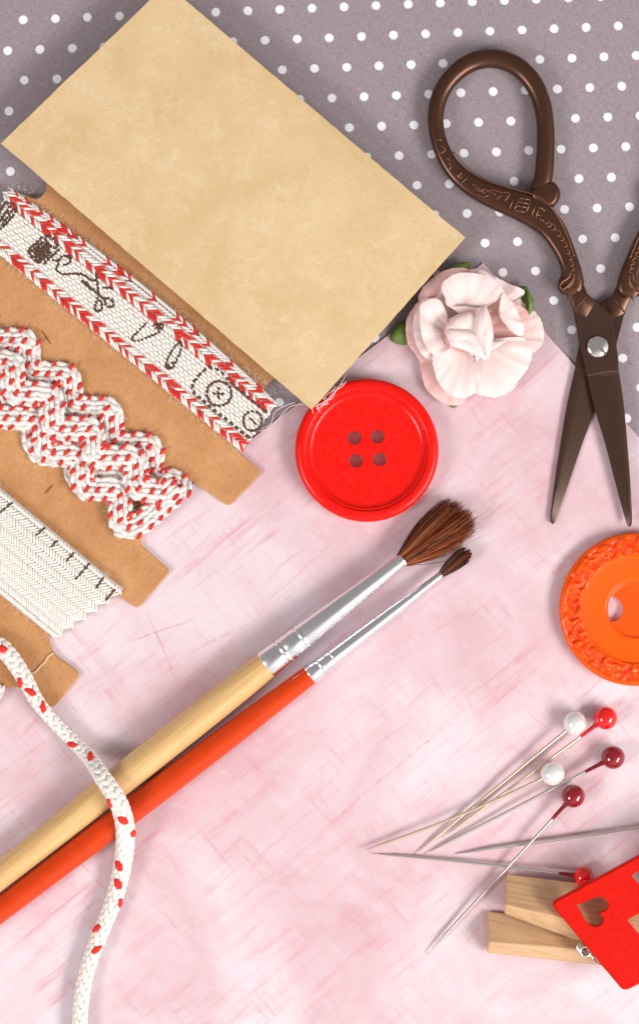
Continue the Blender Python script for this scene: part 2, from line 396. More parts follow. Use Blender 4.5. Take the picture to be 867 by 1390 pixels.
# ------------------------------------------------------------ kraft winding card
mb = MB()
K = [(150, 175), (90, 214), (63, 243), (64, 259), (52, 271), (28, 262), (-20, 300), (-70, 290), (-120, 420), (-150, 700), (-120, 1000), (-60, 962), (-30, 936), (-6, 931), (10, 934), (24, 932), (73, 961), (109, 915),
     (73, 887), (64, 862), (90, 840), (140, 795), (187, 826), (231, 775), (190, 738), (206, 700), (255, 650), (311, 687.5), (355.5, 640), (322, 612), (340, 560), (362, 521), (388, 503), (330, 450), (250, 330)]
K = rough(roundpoly(K, 5, 3), 1.0, 8)
slab(mb, K, 2.6, lambda x, y: 9.5+1.2*mnoise.noise(Vector((x*.01, y*.01, 0))), .8)
single(mb, 'kraft_winding_card', M['kraft'], 150, 600, 2, 'brown kraft cardboard winding card with square teeth, wound with trims', 'cardboard card', smooth=False, href=9)
kraft = bpy.context.scene.objects['kraft_winding_card']
mb = MB(); tube(mb, [(x, y, 9.9, 1.5) for x, y in crom([(39, 913), (48, 912), (55, 904), (61, 899), (66, 891), (73, 886)], 4)], 6)
cur.o = tuple(kraft.location); mb.build('torn_crease', M['kraft_tear'], parent=kraft, href=9)
mb = MB(); random.seed(3)
for p in [((57, 449), (69, 467)), ((62, 670), (72, 658)), ((205, 425), (207, 430))]:
    (a, b), (c, d) = p; mb = MB(); tube(mb, [(a, b, 10.2, .5), ((a+c)/2+.6, (b+d)/2, 10.6, .6), (c, d, 10.2, .4)], 4); mb.build('dark_fibre', M['brown_yarn'], parent=kraft, href=9)

# ------------------------------------------------------------ embroidered tape
def tapepoint(TL, TR, BL, BR, s, t):   # t: 0 bottom edge .. 1 top edge, s: 0..1 along
    ax = BL[0]+(BR[0]-BL[0])*s; ay = BL[1]+(BR[1]-BL[1])*s; bx = TL[0]+(TR[0]-TL[0])*s; by = TL[1]+(TR[1]-TL[1])*s
    return ax+(bx-ax)*t, ay+(by-ay)*t
def wrapz(d, h, r=9):      # height near a folded end; d = distance to end
    if d >= r: return h
    if d < 0: d = 0
    return h-r*.9*(1-math.sqrt(max(0, 1-(1-d/r)**2)))
random.seed(11)
begin('embroidered_tape', 180, 430, 10, 'cream woven tape with red chevron edges and brown stitched sewing motifs on kraft card', 'ribbon', href=16)
TL, TR, BL, BR = (-38, 213), (376, 546), (-62, 295), (327, 613)
L = math.dist(TL, TR); Wd = 82.0; ang = math.atan2(TR[1]-TL[1], TR[0]-TL[0])
S0 = .118   # left folded end in s
hx = lambda s, t: wrapz((1-s)*L, 19) if s > .5 else wrapz((s-S0-.0*t)*L, 19)
def ribbonbase(mb, f, n=60, z0=-7, w=9, m=0):
    rings = []
    for i in range(n+1):
        s = S0+(1-S0)*i/n; rg = []
        for j in range(w+1):
            t = j/w; x, y = f(s, t); e = min(t, 1-t)*w
            rg.append((x, y, hx(s, t)-3.0-(2 if e < .5 else 0)))
        x, y = f(s, 1); rg.append((x, y, 9.6)); x, y = f(s, 0); rg.append((x, y, 9.6)); rings.append(rg)
    ringmesh(mb, rings, m)
mb = MB(); F = lambda s, t: tapepoint(TL, TR, BL, BR, s, t); ribbonbase(mb, F)
mb.build('backing_band', M['cream_base'])
# lower wrap peeping out above the upper edge
mb = MB()
PAT = [1, 1, 0, 0, 1, 0, 0, 1, 1, 0, 1, 0, 0, 1, 0, 0]
def chevband(mb, t0, t1, off, dz=0, sp=6.0, drop=0):
    n = int(L*(1-S0)/sp)
    for i in range(n):
        c = PAT[(i+off) % len(PAT)]
        for side in (0, 1):
            tm = t0+(t1-t0)*(.27 if side == 0 else .73); s = S0+(i+.5)*sp/L*1.0
            if s > .995: continue
            x, y = F(s, tm+random.uniform(-.01, .01)); a = ang+(-1 if side else 1)*R(31)
            cc = c if random.random() < .9 else 1-c
            stitch(mb, x, y, hx(s, tm)-.9+dz-drop*side, a, 14.5, 4.1 if cc else 4.5, 4.4, cc)
chevband(mb, -.005, .215, 0); chevband(mb, .745, .965, 5)
mb2 = mb
mb = MB(); L2 = mb
# lower layer
n = int(L*(1-S0)/6)
for i in range(n-3):
    s = S0+(i+1.5)*6/L; c = PAT[(i+9) % 16] if random.random() < .55 else 0
    for tm, a in ((1.0, R(-20)), (1.06, R(18))):
        bow = math.sin((s-S0)/(1-S0)*math.pi); x, y = F(s, .93+(tm-.93)*(.35+.95*bow))
        if random.random() < .93: stitch(mb, x, y, hx(s, .5)-3.4-(tm-1)*25, ang+a, 13, 4.2, 4.5, c)
for i in range(420):
    s = random.uniform(S0, .99); t = random.choice([random.gauss(1.1, .04), random.gauss(0.0, .02)]); x, y = F(s, t); fuzz(mb, x, y, 13, random.uniform(6, 14), 0)
L2.build('under_layer', [M['cream'], M['red_yarn']])
mb2.build('chevron_edging', [M['creamw'], M['red_yarn']])
mb = MB(); rows = 9
for r in range(rows):
    tm = .235+(r+.5)*(.745-.235)/rows; sp = 9.2
    for i in range(int(L*(1-S0)/sp)+1):
        s = S0+(i+.5+(.5 if r % 2 else 0))*sp/L
        if s > .997: continue
        x, y = F(s, tm+random.uniform(-.005, .005)); stitch(mb, x, y, hx(s, tm)-1.0+random.uniform(-.2, .2), ang+R(10 if r % 2 else 4)+random.uniform(-.05, .05), 12, 5.2, 4.4, 0)
mb.build('cream_weave', M['creamw'])
def embroider(name, polys, rad=1.5, seg=6.0, label=None, gap=.0, fill=None):
    mb = MB(); N = 0
    for pl in polys:
        pts = crom(pl, 6) if len(pl) > 2 else [tuple(pl[0]), tuple(pl[1])]
        D_ = [0]
        for a, b in zip(pts, pts[1:]): D_.append(D_[-1]+math.dist(a, b))
        T = D_[-1]; k = max(1, round(T/seg)); st = T/k
        def at(d):
            for i in range(1, len(D_)):
                if d <= D_[i] or i == len(D_)-1:
                    f = (d-D_[i-1])/max(1e-6, D_[i]-D_[i-1]); return tuple(pts[i-1][q]+(pts[i][q]-pts[i-1][q])*f for q in (0, 1))
        for i in range(k):
            a, b = at(i*st), at((i+1)*st); x, y = (a[0]+b[0])/2, (a[1]+b[1])/2
            stitch(mb, x, y, 19.0, math.atan2(b[1]-a[1], b[0]-a[0])+random.uniform(-.12, .12), st*(1.25-gap), rad*3.3, 3.6, 0)
    if fill:
        for (x, y, a, l) in fill: stitch(mb, x+random.uniform(-.6, .6), y+random.uniform(-.6, .6), 19.4, a, l, 3.8, 3.4, 0)
    o = mb.build(name, M['brown_yarn']); return o
def circ(cx, cy, rx, ry=None, n=12, a0=0, rot=0):
    ry = ry or rx; out = []
    for k in range(n+1):
        q = a0+2*math.pi*k/n; u, v = rx*math.cos(q), ry*math.sin(q); out.append((cx+u*math.cos(rot)-v*math.sin(rot), cy+u*math.sin(rot)+v*math.cos(rot)))
    return out
c1 = lambda x, y: (x/6.67, 250+y/6.67); c2 = lambda x, y: (100+x/5.42, 330+y/5.42); c3 = lambda x, y: (240+x/5.42, 450+y/5.42)
fl = []
for i in range(7):
    for j in range(3):
        p = c1(300+i*26+j*40, 665-i*22-j*-10-j*35); fl.append((p[0]-j*0+(-2 if j == 0 else 0), p[1]+(3 if j == 0 else 0), R(38), 9))
for i in range(6):
    for j in range(4):
        u, v = (i-2.5)*3.6, (j-1.5)*5.5
        fl.append((57+u*math.cos(R(-38))-v*math.sin(R(-38)), 342+u*math.sin(R(-38))+v*math.cos(R(-38)), R(35), 7.5))
embroider('thread_spool_motif', [circ(*c1(470, 525), 11, 5.5, rot=R(48)), circ(*c1(318, 655), 12.5, 3.5, rot=R(48)), [c1(*p) for p in [(395, 480), (330, 540), (262, 600)]], [c1(*p) for p in [(545, 590), (470, 660), (400, 725)]]], 1.5, fill=[(x, y, a, l) for x, y, a, l in fl if math.hypot(x-57, y-342) < 13.5])
embroider('thread_tail_motif', [[c1(*p) for p in [(470, 690), (540, 700), (515, 770), (560, 815), (640, 815), (740, 815), (800, 850)]], [c1(*p) for p in [(540, 700), (560, 655), (600, 655), (650, 680), (620, 725), (575, 735)]], [c1(*p) for p in [(600, 650), (640, 650), (655, 690)]]], 1.1, 4.5)
embroider('scissors_motif', [circ(*c2(187, 465), 5.0, 8, rot=R(10)), circ(*c2(265, 440), 7.2, 5, rot=R(50)), [c2(175, 415), c2(185, 380), c2(180, 300), c2(170, 225)], [c2(235, 415), c2(190, 380), c2(130, 330), c2(60, 275)], [c2(90, 285), c2(130, 350)], [c2(215, 330), c2(290, 335)], [c2(10, 230), c2(75, 235), c2(135, 275), c2(165, 280)], [c2(165, 215), c2(180, 240)]], 1.3, 4.5, fill=[(c2(90, 300)[0], c2(90, 300)[1], R(40), 12), (c2(105, 315)[0], c2(105, 315)[1], R(45), 12), (c2(120, 330)[0], c2(120, 330)[1], R(45), 10)])
embroider('safety_pin_motif', [[c2(540, 585), c2(490, 640), c2(430, 700), c2(435, 722), c2(500, 715), c2(570, 685), c2(640, 650), c2(660, 610), c2(640, 585), c2(585, 615)]], 1.1, 5, fill=[(c2(x, y)[0], c2(x, y)[1], R(-30), 7) for x, y in [(620, 605), (630, 620), (640, 610), (615, 625), (640, 630)]])
embroider('open_pin_motif', [[c2(795, 720), c2(750, 760), c2(705, 830), c2(680, 895), c2(690, 925), c2(730, 920), c2(765, 850), c2(795, 780), c2(795, 720)]], 1.1, 5, fill=[(c2(x, y)[0], c2(x, y)[1], R(20), 6) for x, y in [(695, 905), (705, 920), (700, 895), (735, 885), (720, 915)]])
embroider('button_motif', [circ(*c3(312, 458), 17, 17, 16), [c3(262, 455), c3(352, 462)], [c3(312, 405), c3(310, 500)]], 1.35, 6)
embroider('dashed_tab_motif', [[c3(*p) for p in [(668, 600), (590, 535), (500, 465), (440, 410), (380, 350), (310, 285), (250, 262), (200, 285), (145, 350), (108, 410), (130, 460), (185, 500), (240, 550), (300, 600), (370, 650), (430, 700), (480, 740), (545, 790)]]], 1.5, 9.5, gap=.35)
embroider('half_button_motif', [circ(*c3(558, 660), 13, 13.5, 12), [c3(535, 635), c3(585, 685)]], 1.2, 6)
embroider('patch_motif', [[c1(*p) for p in [(60, 165), (110, 180), (155, 220), (140, 265), (90, 330), (30, 395), (-20, 420), (-60, 400), (-40, 330), (10, 240), (60, 165)]], [c1(100, 200), c1(40, 290), c1(-10, 370)], [c1(120, 235), c1(70, 310), c1(20, 380)], [c1(60, 230), c1(100, 300)], [c1(20, 290), c1(60, 350)]], 1.3, 5)

# ------------------------------------------------------------ rick-rack braid
random.seed(5)
begin('rickrack_braid', 130, 590, 10, 'red and white flecked zigzag rickrack braid wound round the middle of the kraft card', 'braid trim', href=18)
def strand_ribbon(name, path, hwid, z, rows=5, rr=12, end=False):
    P_ = []
    n = len(path)
    for i, p in enumerate(path):   # round the corners
        if 0 < i < n-1:
            a, b, c = Vector(path[i-1]), Vector(p), Vector(path[i+1]); d1 = a-b; d2 = c-b; r1 = min(rr, d1.length/2); r2 = min(rr, d2.length/2)
            u = b+d1.normalized()*r1; v = b+d2.normalized()*r2
            for k in range(7): t = k/6; P_.append(tuple(u*(1-t)**2+b*2*t*(1-t)+v*t*t))
        else: P_.append(tuple(p))
    # resample
    pts = [P_[0]]
    for a, b in zip(P_, P_[1:]):
        Ls = math.dist(a, b); k = max(1, int(Ls/1.5))
        for j in range(1, k+1): pts.append((a[0]+(b[0]-a[0])*j/k, a[1]+(b[1]-a[1])*j/k))
    cum = [0]
    for a, b in zip(pts, pts[1:]): cum.append(cum[-1]+math.dist(a, b))
    T = cum[-1]
    def fr(d):
        d = max(0, min(T-1e-3, d)); i = min(range(len(cum)-1), key=lambda q: abs(cum[q]-d)); i0 = max(0, i-4); i1 = min(len(pts)-1, i+5)
        tx, ty = pts[i1][0]-pts[i0][0], pts[i1][1]-pts[i0][1]; h = math.hypot(tx, ty) or 1
        return pts[i][0], pts[i][1], tx/h, ty/h
    mb = MB(); base = MB()
    zz = lambda d: z + 1.6*math.sin(d*.13+z) 
    bp = [(*fr(T*i/70)[:2], zz(T*i/70)-2.2, hwid*.95, 3.2, 2.6) for i in range(71)]
    sweep(base, bp, 12); 
    for r in range(rows):
        t = -1+2*(r+.5)/rows; sp = 8.4
        for i in range(int(T/sp)+1):
            d = (i+.5*(r % 2)+.2)*sp; x, y, tx, ty = fr(d); nx, ny = -ty, tx
            if d > T+2: continue
            x += nx*t*hwid; y += ny*t*hwid
            h = zz(d)+2.0*(1-t*t*1.4)
            x += random.gauss(0, .5); y += random.gauss(0, .5)
            red = ((i*2+r*3) % 4 == 0) and random.random() < .93
            a0 = math.atan2(ty, tx)
            a = a0+R(13 if (i+r) % 2 else -11)+random.uniform(-.1, .1)
            if red: a = (R(-52)+random.uniform(-.25, .25)); stitch(mb, x, y, h+1.4, a, 12.5, 5.4, 4.8, 1)
            else: stitch(mb, x, y, h, a, 15.0, 7.0, 3.9, 0, ns=8)
    for i in range(170):
        d = random.uniform(0, T); x, y, tx, ty = fr(d); t = random.choice([-1, 1])*random.uniform(.8, 1.1); fuzz(mb, x-ty*t*hwid, y+tx*t*hwid, z+1, random.uniform(4, 9), 0, .2)
    o = mb.build(name, [M['cream'], M['red_yarn']]); base.build('core', M['cream'], parent=o)
    return o
pA = [(-35, 420), (-17, 461), (39, 461), (39, 507), (95, 507), (95, 553), (152, 553), (152, 603), (207, 603), (207, 652), (244, 652), (244, 672)]
pB = [(-40, 450), (-30, 492), (19, 492), (19, 535), (72, 535), (72, 582), (128, 582), (128, 621), (185, 621), (185, 664), (228, 668), (238, 655)]
pD = [(-48, 526), (3, 526), (10, 560), (48, 568), (52, 612), (105, 616), (108, 654), (160, 650), (166, 664)]
pC = [(-45, 530), (-30, 567), (8, 567), (61, 569), (61, 614), (113, 614), (113, 664), (164, 664), (164, 716), (184, 716), (240, 668)]
strand_ribbon('zigzag_strip', pA, 16.5, 15, 5); strand_ribbon('zigzag_strip', pD, 20, 14, 6)
strand_ribbon('zigzag_strip', pC, 16.5, 20.5, 5); strand_ribbon('zigzag_strip', pB, 17.5, 26, 5)

# ------------------------------------------------------------ cream herringbone tape
random.seed(9)
begin('herringbone_tape', 60, 760, 10, 'plain cream herringbone cotton tape with short brown tick marks, wound on kraft card', 'ribbon', href=16)
TL, TR, BL, BR = (-110, 571), (167.5, 800), (-120, 709), (72, 866)
L = math.dist(TL, TR); S0 = 0.0; ang = math.atan2(TR[1]-TL[1], TR[0]-TL[0])
hx = lambda s, t: wrapz((1-s)*L*.9, 19, 10) - 5*max(0, (.12-t)/.12)**2 + (1.5 if t > .33 else 0)
mb = MB(); ribbonbase(mb, F, 50, w=12); mb.build('backing_band', M['cream_base'])
mb = MB(); cols = 12; lw = [0]
for c in range(cols):
    t = (c+.5)/cols; sp = 5.3; n = int(L/sp)
    for i in range(n+1):
        s = (i+.5+random.uniform(-.08, .08))*sp/L
        if s > .998: continue
        x, y = F(s, t); a = ang+(R(48) if c % 2 else R(-48))
        stitch(mb, x, y, hx(s, t)-.9+random.uniform(-.2, .2), a if 0 < c < cols-1 else ang+(a-ang)*.6, 15.5 if 0 < c < cols-1 else 12, 4.3, 4.3, 0)
for i in range(260):
    s = random.uniform(.3, 1); t = random.choice([0, 1, random.random()]); x, y = F(s, t); fuzz(mb, x, y, 16, random.uniform(5, 11), 0, .2)
mb.build('herringbone_weave', M['creamw'])
c5 = lambda x, y: (x/4.817, 650+y/4.817)
for a, b in [((0, 225), (90, 152)), ((240, 370), (300, 318)), ((340, 445), (384, 400)), ((440, 535), (490, 480)), ((497, 658), (590, 552)), ((630, 718), (684, 640)), ((695, 795), (755, 722))]:
    mb = MB(); p, q = c5(*a), c5(*b); n = max(2, round(math.dist(p, q)/6))
    for i in range(n):
        f = (i+.5)/n; stitch(mb, p[0]+(q[0]-p[0])*f, p[1]+(q[1]-p[1])*f, 21, math.atan2(q[1]-p[1], q[0]-p[0])+random.uniform(-.15, .15), math.dist(p, q)/n*1.2, 3.4, 3.0, 0)
    mb.build('tick_mark', M['brown_yarn'])

# ------------------------------------------------------------ brushes
def brush_part(mb, pts, m=0, n=40, flat=1.0, zc=None):
    tube(mb, pts, n, m, flat=flat)
def axis(p0, p1, z0, z1, rs):
    """rs: (distance along from p0, radius)"""
    Lx = math.dist(p0, p1); return [(p0[0]+(p1[0]-p0[0])*d/Lx, p0[1]+(p1[1]-p0[1])*d/Lx, z0+(z1-z0)*d/Lx, r) for d, r in rs]
def bristles(base, r0, tip, Ltip, wtip, n, seed, dark, zb, zt, flat):
    random.seed(seed); mb = MB()
    d = Vector((tip[0]-base[0], tip[1]-base[1])); L0 = d.length; d.normalize(); s = Vector((-d.y, d.x))
    CL = [(math.cos(q_)*w_, math.sin(q_)*w_, random.uniform(.86, 1.04), random.uniform(.9, 1.06)) for q_, w_ in [(random.uniform(0, 6.283), math.sqrt(random.random())*.96) for _ in range(46)]]
    for i in range(n):
        a = random.uniform(0, 6.283); rr = math.sqrt(random.random()); u = math.cos(a)*rr; v = math.sin(a)*rr
        cl = CL[i % len(CL)]; u = cl[0]+random.gauss(0, .09); v = cl[1]+random.gauss(0, .08); ln = L0*(1-.15*abs(u)**2.5)*cl[2]*random.uniform(.93, 1.03); u2 = u*cl[3]+random.gauss(0, .03)
        if random.random() < .035: u2 *= 1.3; ln *= 1.06
        bend = random.gauss(0, .05)*L0; p = []
        for k in range(6):
            t = k/5; wdt = r0*(1-t)+wtip*(t**.8*.85+.15*math.sin(t*math.pi))if t > 0 else r0
            wdt = r0+(wtip-r0)*math.sin(t*1.45)/math.sin(1.45)
            off = (u*(1-t)+u2*t)*wdt + bend*math.sin(t*3.1)*.3
            q = Vector(base)-d*3+d*(ln+3)*t+s*off
            p.append((q.x, q.y, (zb+(zt-zb)*t)+v*(r0*(1-t)+wdt*flat*t), .75*(1-.75*t)))
        m = random.choice([0, 0, 0, 1, 1, 1, 2] if not dark else [0, 1, 1, 1, 1])
        tube(mb, p, 3, m, cap=False)
    return mb
Z1 = 24.0
begin('wooden_paintbrush', 365, 900, 2, 'natural varnished wood paintbrush with wide flared brown bristles and broad silver ferrule', 'paintbrush', 'two paintbrushes lying side by side', href=24)
H0, H1 = (-118, 1283), (364, 900)
Lh = math.dist(H0, H1)
mb = MB(); tube(mb, crom([*axis(H0, H1, 19, Z1, [(0, 15), (60, 16.8), (150, 18.6), (260, 20), (370, 21.3), (470, 21.6), (560, 20.8), (Lh, 19.0)])], 5), 48)
mb.build('handle', M['wood_brush'], sharp=50)
F0, F1 = (361, 902.5), (547, 758.5); Lf = math.dist(F0, F1)
mb = MB()
rs = [(0, 19.6), (1.5, 20.4), (26, 19.4), (28, 18.2), (30, 19.9), (33, 19.6), (35, 18.2), (36, 18.9), (58, 18), (59.5, 17.2), (61.5, 18.7), (64, 18.5), (65.5, 17.2), (67, 17.7), (120, 15.4), (180, 12.6), (Lf-3, 10.4), (Lf-1, 10.9), (Lf, 10.3), (Lf-.5, 9), (Lf-6, 8.8)]
tube(mb, axis(F0, F1, Z1, Z1+1, rs), 48); mb.build('ferrule', M['alu'], sharp=60)
mb = bristles((546, 759), 8.6, (633, 692), 0, 33, 1500, 21, False, Z1+1, 20, .45); mb.build('bristles', [M['hair1'], M['hair2'], M['hair3']])
begin('red_paintbrush', 422, 915, 2, 'red-orange lacquered paintbrush with small dark bristle tip and thin silver ferrule', 'paintbrush', 'two paintbrushes lying side by side', href=19)
H0, H1 = (-118, 1326), (422, 915); Lh = math.dist(H0, H1)
mb = MB(); tube(mb, crom(axis(H0, H1, 16, 19, [(0, 14), (120, 16), (260, 17.2), (400, 17.8), (520, 17), (620, 15), (Lh, 13.6)]), 5), 48); mb.build('handle', M['paint_red'], sharp=50)
F0, F1 = (420, 916.5), (599.5, 779); Lf = math.dist(F0, F1); mb = MB()
rs = [(0, 14.0), (1.2, 14.5), (17, 13.5), (18.5, 12.4), (20.5, 13.6), (23, 13.4), (24.5, 12.2), (26, 12.7), (38, 12.3), (39, 11.7), (40.5, 12.6), (42, 12.4), (43, 12.0), (100, 10.4), (150, 8.8), (180, 6.6), (205, 5.2), (Lf-2, 4.7), (Lf, 4.4), (Lf-4, 3.4)]
tube(mb, axis(F0, F1, 19, 18, rs), 40); mb.build('ferrule', M['alu'], sharp=60)
mb = bristles((599, 779.5), 3.8, (636, 748), 0, 12.5, 520, 8, True, 18, 17, .7); mb.build('bristles', [M['hair1'], M['hair2'], M['hair3']])

# ------------------------------------------------------------ flecked cord
random.seed(14)
begin('flecked_cord', 100, 1050, 2, 'thin white braided cord with red flecks, trailing from the kraft card over both paintbrushes', 'cord', href=22)
CP = [(-60, 860, 16, 14), (-20, 868, 18, 14), (8, 884, 22, 13.5), (33, 919, 23, 12.5), (49, 949, 22, 11), (70, 977, 17, 10), (97, 1005, 15, 10.5), (123, 1029, 28, 11.5), (143, 1053, 50, 13), (162, 1081, 55, 14), (171, 1113, 43, 14.5), (170, 1148, 23, 14.5), (163, 1190, 15, 13.8), (151, 1231, 14.5, 13), (135, 1270, 14, 12.5), (122, 1305, 14, 12), (112, 1345, 14, 12), (108, 1390, 14, 12), (112, 1440, 14, 12)]
def cord(CP, name, reds, parent='root'):
    CP = [(x, y, z, q*.86) for x, y, z, q in CP]
    pts = crom(CP, 14); mb = MB(); cum = [0]
    for a, b in zip(pts, pts[1:]): cum.append(cum[-1]+math.dist(a[:3], b[:3]))
    T = cum[-1]; core = MB(); tube(core, [(x, y, z, r*.80) for x, y, z, r in pts], 14)
    idx = 0; sp = 8.6; rows = []; d = 0; k = 0; nring = 8; st = []
    while d < T:
        while idx < len(cum)-2 and cum[idx+1] < d: idx += 1
        f = (d-cum[idx])/max(1e-6, cum[idx+1]-cum[idx]); p = [pts[idx][q]+(pts[idx+1][q]-pts[idx][q])*f for q in range(4)]
        t = Vector([pts[idx+1][q]-pts[idx][q] for q in range(3)]).normalized(); s = t.cross(Vector((0, 0, 1))).normalized(); u = s.cross(t)
        for j in range(nring):
            q = 2*math.pi*(j+.5*(k % 2))/nring; nrm = s*math.cos(q)+u*math.sin(q); tan = -s*math.sin(q)+u*math.cos(q)
            sg = 1 if (j % 2) else -1
            st.append((Vector(p[:3])+nrm*p[3]*.84, (t*.87+tan*.5*sg).normalized(), nrm, p[3]))
        d += sp; k += 1
    redi = set()
    for rx, ry in reds:
        c = [(math.hypot(v[0].x-rx, v[0].y-ry)-(9*max(0, v[2].z)), i) for i, v in enumerate(st) if v[2].z > -.1]; redi.add(min(c)[1])
    for i, (c, t, nrm, r) in enumerate(st):
        sd = t.cross(nrm); big = i in redi; Ls = 17.5 if not big else 21; W_ = r*.78 if not big else r*.95; H_ = r*.50 if not big else r*.74; rings = []
        if big: t = (t*.7+Vector((0.5, .85, 0))*.5).normalized() if False else t
        for q, rr in ((-1, .15), (-.6, .8), (0, 1), (.6, .8), (1, .15)):
            rings.append([tuple(c+nrm*(.5 if big else 0)+t*(q*Ls/2)+sd*(math.cos(w_)*W_/2*rr)+nrm*(math.sin(w_)*H_/2*rr-abs(q)**2*1.3)) for w_ in [math.pi*2*e/7 for e in range(7)]])
        ringmesh(mb, rings, 1 if big else 0)
    for i in range(160):
        c = random.choice(st); fuzz(mb, c[0].x, c[0].y, c[0].z, random.uniform(4, 9), 0, .18)
    o = mb.build(name, [M['creamw'], M['red_yarn']], parent=parent); core.build('core', M['creamw'], parent=o)
cord(CP, 'braid', [(9, 879), (43, 941), (64, 956), (23, 926), (100, 1014), (126, 1024), (152, 1084), (169, 1105), (182, 1128), (158, 1173), (163, 1200), (167, 1226), (127, 1262), (129, 1287)])
cord([(-50, 985, 16, 10), (-25, 962, 15, 10), (-8, 945, 13, 10), (-2, 932, 8, 9)], 'wound_loop', [(-20, 955)])

# ------------------------------------------------------------ tan card
mb = MB()
P = refine([(2, 195), (226, -21), (631, 322), (423, 556)], 9); P = [(x+random.uniform(-.35, .35), y+random.uniform(-.35, .35)) for x, y in P]
warp = lambda x, y: 42+3.0*math.sin((x+y)*.006)+2.2*mnoise.noise(Vector((x*.006, y*.006, 4)))
slab(mb, P, lambda x, y: warp(x, y)-3.0, warp, .4)
single(mb, 'blank_card', M['parch'], 320, 265, 30, 'blank tan parchment card lying tilted on top of the kraft winding card', 'card', smooth=False, href=42)
# ------------------------------------------------------------ loose threads
begin('loose_thread', 400, 560, 5, 'fine pale loose thread ends curling out from under the tan card corner', 'thread', href=14)
for pl in [[(352, 585, 6), (366, 580, 7), (378, 568, 9), (392, 553, 12), (406, 549, 14), (420, 550, 16)], [(355, 582, 8), (368, 574, 8), (372, 560, 8), (384, 552, 12), (400, 546, 14)],
           [(425, 562, 33), (424, 552, 31), (432, 548, 29), (430, 556, 29), (440, 548, 29), (438, 540, 29), (448, 543, 30), (456, 531, 28), (463, 520, 28), (470, 508, 24)], [(428, 552, 30), (442, 545, 31), (452, 536, 31), (461, 524, 30), (468, 512, 26)],
           [(434, 560, 29), (430, 550, 29), (440, 550, 29), (448, 538, 29), (455, 525, 28), (450, 532, 28), (462, 527, 28), (470, 518, 26)], [(436, 548, 29), (445, 549, 30), (440, 541, 30), (452, 530, 30), (466, 521, 27)]]:
    mb = MB(); tube(mb, [(x, y, z, .5) for x, y, z in crom(pl, 6)], 5); mb.build('strand', M['thread'])

# ------------------------------------------------------------ buttons
def lathe(mb, cx, cy, prof, n=160, m=0, fn=None):
    rings = []
    for r, z in prof:
        rg = []
        for j in range(n):
            q = 2*math.pi*j/n; rr, zz = (r, z) if fn is None else fn(r, z, q)
            rg.append((cx+rr*math.cos(q), cy+rr*math.sin(q), zz))
        rings.append(rg)
    ringmesh(mb, rings, m, cap=True)
def cyl(mb, cx, cy, r, z0, z1, n=40):
    ringmesh(mb, [[(cx+r*math.cos(2*math.pi*j/n), cy+r*math.sin(2*math.pi*j/n), z) for j in range(n)] for z in (z0, z1)], 0)
cur.href = 14
mb = MB()
prof = [(1, 3), (70, 3), (86, 5), (93, 10), (96.5, 17), (97, 21), (95.5, 25), (91.5, 28), (86, 28.6), (82.8, 27.6), (81.2, 25), (80.2, 24.6), (79.0, 24.8), (77.8, 22.6), (75, 20.8), (70, 20.0), (40, 19.6), (1, 19.6)]
prof = [prof[0]]+crom(prof[1:-1], 3)+[prof[-1]]
lathe(mb, 497.5, 611.5, prof)
ob = single(mb, 'red_button', M['red_plastic'], 497.5, 611.5, 2, 'large plain red four-hole button with a raised rim, beside the corner of the tan card', 'button', href=14)
cut = MB()
for x, y in [(481, 594.7), (512, 593), (483, 625.7), (515, 623.8)]: cyl(cut, x, y, 9.4, -5, 40)
boolean(ob, cut); ob.data.set_sharp_from_angle(angle=R(40))
# orange button
begin('orange_button', 862, 827, 2, 'big orange button with a rough carved rim at the right edge of the picture', 'button', href=14)
def fn(r, z, q):
    if 74 < r < 99 and z > 15:
        x, y = r*math.cos(q), r*math.sin(q); e = min(1, (r-74)/3, (99-r)/3)
        v = mnoise.noise(Vector((q*7+1.5*mnoise.noise(Vector((x*.05, y*.05, 2))), r*.05, 3)))*1.2+.9*mnoise.noise(Vector((x*.14, y*.14, 7)))
        z += e*(2.3*max(-1, min(1, v*3)))
    return r, z
prof = [(1, 3), (88, 3), (99, 6), (103.5, 12), (104, 16), (102, 19), (99, 20)]+[(99-k*1.25, 21) for k in range(1, 20)]+[(73.5, 19.5), (72.5, 16.8), (70, 16.2), (56, 15.4), (44, 15.2), (40.5, 15.0), (39, 14.2), (38, 12), (37, 11.2), (34, 11), (1, 11)]
mb = MB(); lathe(mb, 862, 827, prof, 420, fn=fn)
def m_carved():
    t = NT('carved_orange_plastic'); tcn = t.n('ShaderNodeSeparateXYZ'); t.l(t.px(), tcn.inputs[0])
    r = t.m('SQRT', t.m('ADD', t.m('MULTIPLY', tcn.outputs[0], tcn.outputs[0]), t.m('MULTIPLY', tcn.outputs[1], tcn.outputs[1])))
    band = t.m('MULTIPLY', t.m('DIVIDE', t.m('SUBTRACT', r, 74), 2, clamp=True), t.m('DIVIDE', t.m('SUBTRACT', 100, r), 2, clamp=True))
    n = t.ramp(t.noise(.10, 5, .7, dist=1.2), [(.44, 0.), (.56, 1.)])
    band = t.m('MULTIPLY', band, n)
    inner = t.m('SUBTRACT', 1., t.m('DIVIDE', t.m('SUBTRACT', r, 37), 2, clamp=True), clamp=True)
    c = t.mix(t.noise(.02, 3, .5), (.86, .082, .003), (.88, .115, .004))
    c = t.mix(t.m('MULTIPLY', inner, .6), c, (.92, .07, .005)); c = t.mix(t.m('MULTIPLY', band, .85), c, (.85, .035, .004))
    return t.set(c, .27, spec=.25)
o = mb.build('button_disc', m_carved(), sharp=45)
cut = MB()
